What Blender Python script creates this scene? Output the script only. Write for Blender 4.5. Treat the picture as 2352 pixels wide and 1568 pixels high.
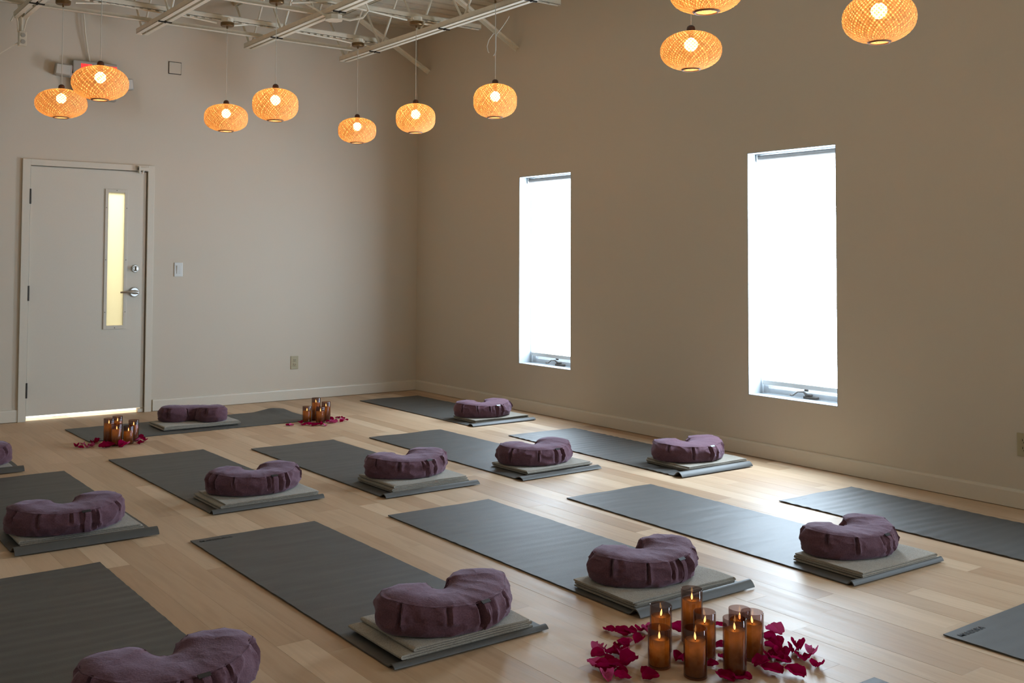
import bpy, bmesh, math, random
from mathutils import Vector, Matrix, noise
PI = math.pi
for o in list(bpy.data.objects):
    bpy.data.objects.remove(o)
S = bpy.context.scene
COL = S.collection

# ------------------------------------------------------------------ camera
FPX, CX, CY, W, H = 2319.865, 1048.466, 514.834, 2352, 1568
YAW, PITCH, ROLL = 0.6122, 0.0370, 0.0053
CAM = Vector((-5.3365, -8.2681, 1.2406))
cd = bpy.data.cameras.new('camera'); cam = bpy.data.objects.new('camera', cd); COL.objects.link(cam)
fw = Vector((math.sin(YAW)*math.cos(PITCH), math.cos(YAW)*math.cos(PITCH), math.sin(PITCH)))
rt = Vector((math.cos(YAW), -math.sin(YAW), 0)); up = rt.cross(fw)
r2 = rt*math.cos(ROLL) + up*math.sin(ROLL); u2 = -rt*math.sin(ROLL) + up*math.cos(ROLL)
cam.matrix_world = Matrix.Translation(CAM) @ Matrix((r2, u2, -fw)).transposed().to_4x4()
cd.sensor_width = 36; cd.lens = 36*FPX/W; cd.shift_x = (W/2-CX)/W; cd.shift_y = (CY-H/2)/W
cd.clip_start = .05
S.camera = cam

# ------------------------------------------------------------------ world, exposure
wd = bpy.data.worlds.new('world'); S.world = wd; wd.use_nodes = True
bg = wd.node_tree.nodes['Background']; bg.inputs[0].default_value = (.72, .86, 1, 1); bg.inputs[1].default_value = 1.0
S.view_settings.view_transform = 'Standard'; S.view_settings.look = 'None'; S.view_settings.gamma = 1
S.view_settings.use_curve_mapping = False
S.view_settings.exposure = 0.50
WIN_STRENGTH = [16.5, 23.0, 9.0, 36.0]   # daylight through each shade, from the room corner outwards; unseen last one raised to brighten the door side
WIN_COLOR = (.69, .85, 1)
BULB_STRENGTH = 70.0
S.cycles.max_bounces = 14; S.cycles.diffuse_bounces = 8; S.cycles.transparent_max_bounces = 24
S.cycles.transmission_bounces = 8; S.cycles.glossy_bounces = 5
S.cycles.sample_clamp_indirect = 6; S.cycles.caustics_reflective = False; S.cycles.caustics_refractive = False

def area(name, loc, rot, sx, sy, power, color):
    l = bpy.data.lights.new(name, 'AREA'); l.shape = 'RECTANGLE'; l.size = sx; l.size_y = sy; l.energy = power; l.color = color
    o = bpy.data.objects.new(name, l); COL.objects.link(o); o.location = loc; o.rotation_euler = rot; return o
# corridor fluorescent behind the door
area('corridor_light', (-3.1, .9, 2.35), (0, 0, 0), 1.6, .9, 170, (1, .93, .76))

# ------------------------------------------------------------------ materials
class NT:
    def __init__(s, name):
        s.m = bpy.data.materials.new(name); s.m.use_nodes = True; s.t = s.m.node_tree
        s.b = s.t.nodes['Principled BSDF']; s.out = s.t.nodes['Material Output']
    def n(s, typ, **kw):
        x = s.t.nodes.new(typ)
        for k, v in kw.items():
            if k in x.inputs.keys(): x.inputs[k].default_value = v
            else: setattr(x, k, v)
        return x
    def l(s, a, b): s.t.links.new(a, b)
    def mapped(s, scale, coord='Object'):
        tc = s.n('ShaderNodeTexCoord'); mp = s.n('ShaderNodeMapping'); mp.inputs['Scale'].default_value = scale
        s.l(tc.outputs[coord], mp.inputs['Vector']); return mp.outputs['Vector']
    def ramp(s, fac, stops):
        r = s.n('ShaderNodeValToRGB'); e = r.color_ramp.elements
        e[0].position, e[0].color = stops[0][0], (*stops[0][1], 1); e[1].position, e[1].color = stops[-1][0], (*stops[-1][1], 1)
        for p, c in stops[1:-1]:
            q = e.new(p); q.color = (*c, 1)
        s.l(fac, r.inputs[0]); return r.outputs[0]
    def bump(s, h, strength, dist, prev=None):
        b = s.n('ShaderNodeBump', Strength=strength, Distance=dist); s.l(h, b.inputs['Height'])
        if prev: s.l(prev, b.inputs['Normal'])
        s.l(b.outputs[0], s.b.inputs['Normal']); return b.outputs[0]
def plain(name, col, rough=.6, metal=0., spec=.5, nscale=40., nbump=.15, vary=.06):
    t = NT(name); b = t.b; b.inputs['Roughness'].default_value = rough; b.inputs['Metallic'].default_value = metal
    b.inputs['Specular IOR Level'].default_value = spec
    v = t.mapped((1, 1, 1)); nz = t.n('ShaderNodeTexNoise', Scale=nscale, Detail=4.); t.l(v, nz.inputs['Vector'])
    lo = tuple(max(0, c*(1-vary)) for c in col); hi = tuple(min(1, c*(1+vary)) for c in col)
    t.l(t.ramp(nz.outputs['Fac'], [(.3, lo), (.7, hi)]), b.inputs['Base Color'])
    if nbump: t.bump(nz.outputs['Fac'], nbump, .002)
    return t.m
M = {}
M['wall'] = plain('wall_paint', (.60, .54, .45), .62, nscale=220, nbump=.12, vary=.012)
M['trim'] = plain('trim_paint', (.65, .60, .51), .42, nscale=60, nbump=.03, vary=.01)
M['door'] = plain('door_paint', (.635, .59, .505), .4, nscale=90, nbump=.05, vary=.012)
M['reveal'] = plain('reveal_toned_down', (.34, .36, .375), .5, nscale=90, nbump=.05, vary=.01)  # white paint greyed and blued: dimmer, bluish daylight put into the colour
M['steel'] = plain('painted_steel', (.72, .67, .56), .42, nscale=30, nbump=.05, vary=.05)
M['deck'] = plain('painted_deck', (.62, .575, .475), .5, nscale=12, nbump=.05, vary=.08)
M['brass'] = plain('bronze_canopy', (.19, .11, .045), .35, metal=.75, nscale=50, nbump=.03)
M['chrome'] = plain('satin_chrome', (.48, .47, .45), .22, metal=1., nscale=60, nbump=.02)
M['darkmetal'] = plain('dark_bronze_metal', (.035, .028, .022), .4, metal=.6)
M['gap'] = plain('gap_shadow', (.02, .017, .014), .9)
M['whiteplastic'] = plain('white_plastic', (.66, .66, .64), .3, nscale=20, nbump=.0, vary=.01)
M['almond'] = plain('almond_plastic', (.42, .37, .24), .4, nscale=20, nbump=0, vary=.02)
M['slot'] = plain('slot_dark', (.03, .025, .02), .7)
M['socket'] = plain('socket_wood', (.06, .022, .008), .45)
M['cord'] = plain('cord_white', (.55, .52, .45), .6)
M['aluminium'] = plain('window_aluminium', (.36, .37, .38), .4, nscale=20, nbump=0)  # frame and sash colour lowered and blued so window light on them looks dimmer
M['crank'] = plain('crank_metal', (.13, .11, .095), .4, metal=.3)
M['roller'] = plain('roller_tube', (.26, .24, .22), .5)
M['greyplastic'] = plain('sign_grey_plastic', (.40, .38, .34), .5, nscale=15, nbump=0, vary=.02)
M['print'] = plain('black_print', (.012, .012, .013), .5, nbump=0)
M['black'] = plain('black_tag', (.012, .012, .014), .4, nbump=0)

def emit(name, col, strength):
    t = NT(name); e = t.n('ShaderNodeEmission', Color=(*col, 1), Strength=strength); t.l(e.outputs[0], t.out.inputs[0]); return t.m
M['bulb'] = emit('bulb_glow', (1, .68, .36), BULB_STRENGTH)
M['flame'] = emit('flame_glow', (1, .50, .16), 4.5)
M['led'] = emit('candle_led', (1, .60, .20), 25)
M['exit'] = emit('exit_red', (1, .02, .02), 2.2)

def shade_material(name, st):
    t = NT(name)
    e = t.n('ShaderNodeEmission', Color=(*WIN_COLOR, 1), Strength=st)
    v = t.mapped((1, 1, 1)); nz = t.n('ShaderNodeTexNoise', Scale=300., Detail=2.); t.l(v, nz.inputs['Vector'])
    t.l(t.ramp(nz.outputs['Fac'], [(.3, tuple(c*.94 for c in WIN_COLOR)), (.7, WIN_COLOR)]), e.inputs['Color'])
    d = t.n('ShaderNodeBsdfDiffuse', Color=(.6, .62, .62, 1)); a = t.n('ShaderNodeAddShader')
    t.l(e.outputs[0], a.inputs[0]); t.l(d.outputs[0], a.inputs[1]); t.l(a.outputs[0], t.out.inputs[0]); return t.m
for _i, _s in enumerate(WIN_STRENGTH): M['shade%d' % _i] = shade_material('roller_shade_fabric', _s)

def thin(name, tint, gloss_rough=.05, gloss=.12, trans=None):
    t = NT(name); tr = t.n('ShaderNodeBsdfTransparent', Color=(*tint, 1)); gl = t.n('ShaderNodeBsdfGlossy', Roughness=gloss_rough)
    fr0 = t.n('ShaderNodeLayerWeight', Blend=.5); fr1 = t.n('ShaderNodeMath', operation='POWER'); fr1.inputs[1].default_value = 4; fr = t.n('ShaderNodeMath', operation='MULTIPLY_ADD'); fr.inputs[1].default_value = .6; fr.inputs[2].default_value = .04; t.l(fr0.outputs['Facing'], fr1.inputs[0]); t.l(fr1.outputs[0], fr.inputs[0]); mx = t.n('ShaderNodeMixShader')
    t.l(fr.outputs[0], mx.inputs[0]); t.l(tr.outputs[0], mx.inputs[1]); t.l(gl.outputs[0], mx.inputs[2]); t.l(mx.outputs[0], t.out.inputs[0])
    return t.m
M['amber'] = thin('smoked_amber_glass', (.71, .62, .60))
M['pane'] = thin('window_glass', (.9, .95, .95))

def translucent(name, dif, tra, transp=0., mixf=.5, vary=.73):
    t = NT(name); d = t.n('ShaderNodeBsdfDiffuse'); r = t.n('ShaderNodeBsdfTranslucent'); m = t.n('ShaderNodeMixShader', Fac=mixf)
    v = t.mapped((1, 1, 1)); nz = t.n('ShaderNodeTexNoise', Scale=60., Detail=3.); t.l(v, nz.inputs['Vector'])
    t.l(t.ramp(nz.outputs['Fac'], [(.3, tuple(c*vary for c in dif)), (.7, dif)]), d.inputs['Color'])
    t.l(t.ramp(nz.outputs['Fac'], [(.3, tuple(c*vary for c in tra)), (.7, tra)]), r.inputs['Color'])
    t.l(d.outputs[0], m.inputs[1]); t.l(r.outputs[0], m.inputs[2]); last = m
    if transp:
        tp = t.n('ShaderNodeBsdfTransparent', Color=(1, .85, .6, 1)); m2 = t.n('ShaderNodeMixShader', Fac=transp)
        t.l(m.outputs[0], m2.inputs[1]); t.l(tp.outputs[0], m2.inputs[2]); last = m2
    t.l(last.outputs[0], t.out.inputs[0]); return t.m
M['bamboo'] = translucent('bamboo_strip', (.85, .60, .32), (.44, .25, .09), .15, .45)
M['bamboo_rim'] = plain('bamboo_rim', (.28, .14, .06), .6)
M['wax'] = translucent('candle_wax', (.11, .055, .025), (.70, .38, .12), 0, .6)
M['petal'] = translucent('rose_petal', (.30, .003, .045), (.42, .006, .075), 0, .3)
M['petal_light'] = translucent('rose_petal_pink', (.62, .12, .28), (.6, .05, .2), 0, .3)
M['doorglass'] = translucent('frosted_door_glass', (.45, .44, .38), (.54, .52, .43), 0, .85, .99)

def mat_material():
    t = NT('yoga_mat_rubber'); b = t.b
    v = t.mapped((1, 1, 1)); nz = t.n('ShaderNodeTexNoise', Scale=7., Detail=5.); t.l(v, nz.inputs['Vector'])
    t.l(t.ramp(nz.outputs['Fac'], [(.3, (.058, .056, .051)), (.7, (.070, .068, .062))]), b.inputs['Base Color'])
    b.inputs['Roughness'].default_value = .56; b.inputs['Specular IOR Level'].default_value = .55
    w1 = t.n('ShaderNodeTexNoise', Scale=420., Detail=2.); t.l(v, w1.inputs['Vector'])
    p = t.bump(w1.outputs['Fac'], .5, .0012)
    v2 = t.mapped((.25, 1, 1)); w2 = t.n('ShaderNodeTexNoise', Scale=9., Detail=2.); t.l(v2, w2.inputs['Vector'])
    t.bump(w2.outputs['Fac'], .35, .012, p)
    return t.m
M['mat'] = mat_material()
def fabric(name, lo, hi, sheen, fuzz, scale=180., bs=.5):
    t = NT(name); b = t.b; v = t.mapped((1, 1, 1))
    nz = t.n('ShaderNodeTexNoise', Scale=scale, Detail=4.); t.l(v, nz.inputs['Vector'])
    t.l(t.ramp(nz.outputs['Fac'], [(.3, lo), (.7, hi)]), b.inputs['Base Color']); b.inputs['Roughness'].default_value = .9
    b.inputs['Specular IOR Level'].default_value = .15
    b.inputs['Sheen Weight'].default_value = sheen; b.inputs['Sheen Roughness'].default_value = .5; b.inputs['Sheen Tint'].default_value = (*fuzz, 1)
    p = t.bump(nz.outputs['Fac'], bs, .002)
    n2 = t.n('ShaderNodeTexNoise', Scale=28., Detail=5.); t.l(v, n2.inputs['Vector']); t.bump(n2.outputs['Fac'], .35, .006, p)
    return t.m
M['plum'] = fabric('plum_linen', (.088, .040, .053), (.125, .060, .078), .32, (.75, .62, .80))
M['blanket'] = fabric('grey_wool', (.24, .215, .178), (.385, .35, .295), .2, (.9, .9, .85), 260., .9)

def plank_material():
    t = NT('oak_plank'); b = t.b
    at = t.n('ShaderNodeAttribute', attribute_name='tone')
    tc = t.n('ShaderNodeTexCoord'); mp = t.n('ShaderNodeMapping'); mp.inputs['Scale'].default_value = (14, 1.1, 1)
    ad = t.n('ShaderNodeVectorMath', operation='ADD'); sc = t.n('ShaderNodeVectorMath', operation='SCALE'); sc.inputs[3].default_value = 37.
    t.l(at.outputs['Vector'], sc.inputs[0]); t.l(tc.outputs['Object'], mp.inputs['Vector']); t.l(mp.outputs[0], ad.inputs[0]); t.l(sc.outputs[0], ad.inputs[1])
    nz = t.n('ShaderNodeTexNoise', Scale=2.2, Detail=7., Distortion=.6); t.l(ad.outputs[0], nz.inputs['Vector'])
    col = t.ramp(at.outputs['Fac'], [(0, (.415, .275, .168)), (.35, (.48, .335, .212)), (.65, (.53, .378, .246)), (1, (.605, .45, .303))])
    mx = t.n('ShaderNodeMix', data_type='RGBA', blend_type='MULTIPLY'); mx.inputs[0].default_value = .75
    gr = t.ramp(nz.outputs['Fac'], [(.25, (.80, .76, .72)), (.55, (1, 1, 1)), (.8, (.90, .88, .86))])
    t.l(col, mx.inputs[6]); t.l(gr, mx.inputs[7]); t.l(mx.outputs[2], b.inputs['Base Color'])
    b.inputs['Specular IOR Level'].default_value = .22
    rr = t.ramp(nz.outputs['Fac'], [(.3, (.45,)*3), (.7, (.52,)*3)]); t.l(rr, b.inputs['Roughness'])
    t.bump(nz.outputs['Fac'], .06, .002)
    return t.m
M['plank'] = plank_material()

# ------------------------------------------------------------------ helpers
def tag(o, label=None, cat=None, group=None, kind=None):
    if label: o['label'] = label
    if cat: o['category'] = cat
    if group: o['group'] = group
    if kind: o['kind'] = kind
    return o
def obj(name, bm, m, parent=None, smooth=False, loc=None):
    me = bpy.data.meshes.new(name)
    if isinstance(bm, bmesh.types.BMesh):
        bmesh.ops.recalc_face_normals(bm, faces=bm.faces); bm.to_mesh(me); bm.free()
    else:
        me.from_pydata(bm[0], [], bm[1]); me.update()
    me.materials.append(M[m] if isinstance(m, str) else m)
    if smooth:
        me.shade_smooth(); me.set_sharp_from_angle(angle=.75)
    o = bpy.data.objects.new(name, me); COL.objects.link(o)
    if parent: o.parent = parent
    if loc is not None: o.location = loc
    return o
def empty(name, loc=(0, 0, 0), rz=0):
    o = bpy.data.objects.new(name, None); COL.objects.link(o); o.location = loc; o.rotation_euler = (0, 0, rz); o.empty_display_size = .05; return o
def box(bm, x0, x1, y0, y1, z0, z1, bev=0):
    b2 = bmesh.new(); bmesh.ops.create_cube(b2, size=1)
    for v in b2.verts:
        v.co = Vector(((x0+x1)/2+v.co.x*(x1-x0), (y0+y1)/2+v.co.y*(y1-y0), (z0+z1)/2+v.co.z*(z1-z0)))
    if bev: bmesh.ops.bevel(b2, geom=b2.edges[:], offset=bev, segments=2, affect='EDGES', profile=.6)
    merge(bm, b2)
def merge(bm, b2, mat=None):
    me = bpy.data.meshes.new('t'); b2.to_mesh(me); b2.free()
    if mat is not None: me.transform(mat)
    bm.from_mesh(me); bpy.data.meshes.remove(me)
def tube(bm, pts, r, n=8, cap=True):
    pts = [Vector(p) for p in pts]; rings = []
    u = None
    for i, p in enumerate(pts):
        d = (pts[min(i+1, len(pts)-1)] - pts[max(i-1, 0)]).normalized()
        if u is None:
            u = d.orthogonal().normalized()
        else:
            u = (u - d*u.dot(d)).normalized()
        w = d.cross(u); rr = r[i] if isinstance(r, (list, tuple)) else r
        rings.append([bm.verts.new(p + (u*math.cos(2*PI*k/n) + w*math.sin(2*PI*k/n))*rr) for k in range(n)])
    for a, b in zip(rings, rings[1:]):
        for k in range(n): bm.faces.new((a[k], a[(k+1) % n], b[(k+1) % n], b[k]))
    if cap:
        bm.faces.new(rings[0]); bm.faces.new(rings[-1][::-1])
def lathe(bm, prof, n=32, c=(0, 0, 0)):
    rings = []
    for r, z in prof:
        if r < 1e-6: rings.append([bm.verts.new((c[0], c[1], c[2]+z))]*n)
        else: rings.append([bm.verts.new((c[0]+r*math.cos(2*PI*k/n), c[1]+r*math.sin(2*PI*k/n), c[2]+z)) for k in range(n)])
    for a, b in zip(rings, rings[1:]):
        for k in range(n):
            f = []
            for v in (a[k], a[(k+1) % n], b[(k+1) % n], b[k]):
                if v not in f: f.append(v)
            if len(f) > 2:
                try: bm.faces.new(f)
                except ValueError: pass
def bar(bm, p, q, w, h, upv=Vector((0, 0, 1))):
    p, q = Vector(p), Vector(q); d = (q-p); L = d.length; d.normalize(); s = d.cross(upv).normalized(); u = s.cross(d)
    vs = []
    for t in (0, L):
        for a, b in ((-1, -1), (1, -1), (1, 1), (-1, 1)): vs.append(bm.verts.new(p + d*t + s*a*w/2 + u*b*h/2))
    for f in ((0, 1, 2, 3), (7, 6, 5, 4), (0, 4, 5, 1), (1, 5, 6, 2), (2, 6, 7, 3), (3, 7, 4, 0)): bm.faces.new([vs[i] for i in f])

# ------------------------------------------------------------------ room shell
XL, YR, ZC = -7.6, -11.2, 3.5
WINS = [(-2.244, -1.591), (-4.628, -3.971), (-7.00, -6.35), (-9.38, -8.73)]
WZ0, WZ1 = .389, 1.959
TH = .30
def wall_with_holes(name, axis, lo, hi, z1, holes, t0, t1, m):
    """axis 'y': wall runs along y and is thick in x from t0 to t1"""
    bm = bmesh.new(); cuts = sorted(holes); pos = lo
    def bx(a, b, za, zb):
        if axis == 'y': box(bm, t0, t1, a, b, za, zb)
        else: box(bm, a, b, t0, t1, za, zb)
    for a, b, za, zb in cuts:
        bx(pos, a, 0, z1)
        if za > 0: bx(a, b, 0, za)
        bx(a, b, zb, z1); pos = b
    bx(pos, hi, 0, z1)
    return tag(obj(name, bm, m), kind='structure')
wall_with_holes('wall_right', 'y', YR, .30, ZC, [(a, b, WZ0, WZ1) for a, b in WINS], 0, TH, 'wall')
DX0, DX1, DZ1 = -3.556, -2.652, 1.965
wall_with_holes('wall_back', 'x', XL, 0, ZC, [(DX0-.006, DX1+.006, 0, DZ1+.006)], 0, .14, 'wall')
bm = bmesh.new(); box(bm, XL-.14, XL, YR, .14, 0, ZC); tag(obj('wall_left', bm, 'wall'), kind='structure')
bm = bmesh.new(); box(bm, XL-.14, TH, YR-.14, YR, 0, ZC); tag(obj('wall_front', bm, 'wall'), kind='structure')
# ribbed steel deck
bm = bmesh.new(); y = YR; prof = []
while y < .3:
    prof += [(y, ZC), (y+.11, ZC), (y+.125, ZC+.038), (y+.14, ZC+.038)]; y += .1525
    prof += [(y-.001, ZC)]
vs0 = [bm.verts.new((XL-.1, min(p[0], .3), p[1])) for p in prof]; vs1 = [bm.verts.new((TH, min(p[0], .3), p[1])) for p in prof]
for i in range(len(prof)-1): bm.faces.new((vs0[i], vs0[i+1], vs1[i+1], vs1[i]))
box(bm, XL-.14, TH, YR-.14, .3, ZC+.05, ZC+.15)
tag(obj('ceiling', bm, 'deck'), kind='structure')
# corridor beyond the door
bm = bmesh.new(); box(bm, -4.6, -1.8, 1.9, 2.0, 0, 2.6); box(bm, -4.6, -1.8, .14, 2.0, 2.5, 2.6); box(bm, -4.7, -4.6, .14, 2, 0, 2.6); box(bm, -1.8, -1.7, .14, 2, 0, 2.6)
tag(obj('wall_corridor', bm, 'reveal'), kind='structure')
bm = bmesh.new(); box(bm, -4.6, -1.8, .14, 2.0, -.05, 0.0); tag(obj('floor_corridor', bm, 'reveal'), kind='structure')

# floor: subfloor + planks
bm = bmesh.new(); box(bm, XL-.1, TH, YR-.1, .14, -.06, -.0125)
floor = tag(obj('floor', bm, 'gap'), kind='structure')
rnd = random.Random(5); PW = .115; planks = []
rows = int(-XL/PW)+1
for i in range(rows):
    x1 = -i*PW; y = .10 + rnd.uniform(0, .9)
    while y > YR:
        L = rnd.uniform(.75, 1.75); ya = min(y, .13); yb = max(y-L, YR)
        if ya > YR and ya-yb > .05: planks.append((x1-PW, x1, yb, ya, rnd.random()))
        y -= L
def inview(p):
    q = Vector(p)-CAM; z = q.dot(fw)
    if z < .5: return None
    return CX+FPX*q.dot(r2)/z, CY-FPX*q.dot(u2)/z, z
def size(pl):
    a, b, c, d, _ = pl; best = 0
    for t in (0, .25, .5, .75, 1):
        v = inview(((a+b)/2, c+(d-c)*t, 0))
        if v and -20 < v[0] < W+20 and -20 < v[1] < H+40: best += 1/v[2]
    return best*(d-c)
planks.sort(key=size, reverse=True)
def plank_mesh(bm, p):
    a, b, c, d, tone = p; g = .0001; zt = (tone*7 % 1)*.0004
    lay = bm.verts.layers.float.get('tone') or bm.verts.layers.float.new('tone')
    e = .0006
    vs = [bm.verts.new(v) for v in ((a+g, c+g, -.0125), (b-g, c+g, -.0125), (b-g, d-g, -.0125), (a+g, d-g, -.0125),
          (a+g, c+g, -e*.7), (b-g, c+g, -e*.7), (b-g, d-g, -e*.7), (a+g, d-g, -e*.7),
          (a+g+e, c+g+e, -zt), (b-g-e, c+g+e, -zt), (b-g-e, d-g-e, -zt), (a+g+e, d-g-e, -zt))]
    for v in vs: v[lay] = tone
    for f in ((0, 1, 5, 4), (1, 2, 6, 5), (2, 3, 7, 6), (3, 0, 4, 7), (4, 5, 9, 8), (5, 6, 10, 9), (6, 7, 11, 10), (7, 4, 8, 11), (8, 9, 10, 11)):
        bm.faces.new([vs[k] for k in f])
for p in planks[:298]:
    bm = bmesh.new(); plank_mesh(bm, p); obj('plank', bm, 'plank', floor)
bm = bmesh.new()
for p in planks[298:]: plank_mesh(bm, p)
tag(obj('plank_field', bm, 'plank', floor), kind='stuff')

# baseboards
def prism(bm, pts, a, b, axis):
    """extrude 2d profile (d, z) along axis"""
    v0, v1 = [], []
    for d, z in pts:
        if axis == 'x': v0.append(bm.verts.new((a, d, z))); v1.append(bm.verts.new((b, d, z)))
        else: v0.append(bm.verts.new((d, a, z))); v1.append(bm.verts.new((d, b, z)))
    n = len(pts)
    for i in range(n): bm.faces.new((v0[i], v0[(i+1) % n], v1[(i+1) % n], v1[i]))
    bm.faces.new(v0[::-1]); bm.faces.new(v1)
BP = [(0, .003), (-.015, .003), (-.015, .083), (-.011, .094), (0, .096)]
bm = bmesh.new(); prism(bm, BP, -2.577, 0, 'x'); prism(bm, BP, XL, -3.618, 'x'); tag(obj('baseboard_back', bm, 'trim'), kind='structure')
bm = bmesh.new(); prism(bm, BP, YR, -.015, 'y'); tag(obj('baseboard_right', bm, 'trim'), kind='structure')

# ------------------------------------------------------------------ door
fr = bmesh.new(); FO = -.022
box(fr, DX0-.062, DX0-.004, FO, .0, 0, 2.016, .002); box(fr, DX1+.004, DX1+.058, FO, .0, 0, 2.016, .002); box(fr, DX0-.004, DX1+.004, FO, .0, DZ1+.004, 2.016, .002)
box(fr, DX0-.005, DX0+.012, .046, .14, 0, DZ1); box(fr, DX1-.012, DX1+.005, .046, .14, 0, DZ1); box(fr, DX0, DX1, .046, .14, DZ1-.01, DZ1+.006)
tag(obj('trim_1', fr, 'trim'), kind='structure')
door = tag(empty('door_1', (DX0, 0, 0)), kind='structure')
GX0, GX1, GZ0, GZ1 = -2.966, -2.827, .709, 1.788
def dl(o): o.location = (-DX0, 0, 0); return o
bm = bmesh.new(); a0, a1, z0, z1 = DX0+.002, DX1-.003, .038, DZ1-.003
box(bm, a0, GX0, 0, .044, z0, z1); box(bm, GX1, a1, 0, .044, z0, z1); box(bm, GX0, GX1, 0, .044, z0, GZ0); box(bm, GX0, GX1, 0, .044, GZ1, z1)
dl(obj('door_leaf', bm, 'door', door))
bm = bmesh.new(); f0, f1, h0, h1 = -2.987, -2.806, .684, 1.811
for b in ((f0, GX0+.004, h0, h1), (GX1-.004, f1, h0, h1), (GX0+.004, GX1-.004, h0, GZ0+.004), (GX0+.004, GX1-.004, GZ1-.004, h1)): box(bm, b[0], b[1], -.009, 0, b[2], b[3], .0015)
vf = dl(obj('vision_frame', bm, 'door', door))
bm = bmesh.new()
for zz in (.82, 1.24, 1.66):
    for xx in (f0+.01, f1-.01): tube(bm, [(xx, -.0085, zz), (xx, -.0115, zz)], .0032, 8)
for zz in (h0+.01, h1-.01): tube(bm, [((f0+f1)/2, -.0085, zz), ((f0+f1)/2, -.0115, zz)], .0032, 8)
tag(obj('frame_screw', bm, 'darkmetal', vf), kind='stuff')
bm = bmesh.new(); box(bm, GX0, GX1, .018, .024, GZ0, GZ1); dl(obj('glass_pane', bm, 'doorglass', door))['label'] = 'tall narrow pale yellow frosted pane'
for zc in (1.727, .980, .236):
    bm = bmesh.new(); tube(bm, [(DX0-.003, -.016, zc-.058), (DX0-.003, -.016, zc+.058)], .0085, 10)
    box(bm, DX0-.012, DX0+.004, -.016, .002, zc-.056, zc+.056)
    dl(obj('hinge', bm, 'darkmetal', door))['label'] = 'dark bronze hinge'
bm = bmesh.new(); c = (-2.738, 0, 1.17)
def ydisc(bm, cx, cz, y0, y1, r, n=28, r1=None):
    tube(bm, [(cx, y0, cz), (cx, (y0+y1)/2, cz), (cx, y1, cz)], [r, r, r1 or r*.86], n)
ydisc(bm, c[0], c[2], 0, -.014, .030); ydisc(bm, c[0], c[2], -.014, -.024, .022)
box(bm, c[0]-.006, c[0]+.006, -.045, -.022, c[2]-.019, c[2]+.019, .003)
dl(obj('deadbolt', bm, 'chrome', door, True))['label'] = 'round chrome thumb-turn deadbolt'
bm = bmesh.new(); c = (-2.742, 0, .979)
ydisc(bm, c[0], c[2], 0, -.016, .040); ydisc(bm, c[0], c[2], -.016, -.05, .017, r1=.016)
tube(bm, [(c[0]+.012, -.055, c[2]), (c[0]-.02, -.06, c[2]+.001), (c[0]-.06, -.062, c[2]+.002), (c[0]-.10, -.060, c[2]+.001), (c[0]-.125, -.050, c[2])], [.015, .0145, .011, .0085, .0075], 12)
dl(obj('lever_handle', bm, 'chrome', door, True))['label'] = 'chrome lever handle on round plate'
bm = bmesh.new(); box(bm, -2.735, -2.655, -.05, FO, 1.972, 1.998, .003); box(bm, -2.735, -2.72, -.055, FO, 1.95, 2.008, .002); tube(bm, [(-2.70, -.03, 1.945), (-2.69, -.03, 1.975)], .008, 8)
dl(obj('holder_bracket', bm, 'trim', door))['label'] = 'painted stop bracket at upper corner'
bm = bmesh.new(); box(bm, DX1-.045, DX1-.004, -.006, .04, .003, .03); dl(obj('edge_block', bm, 'trim', door))

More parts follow.
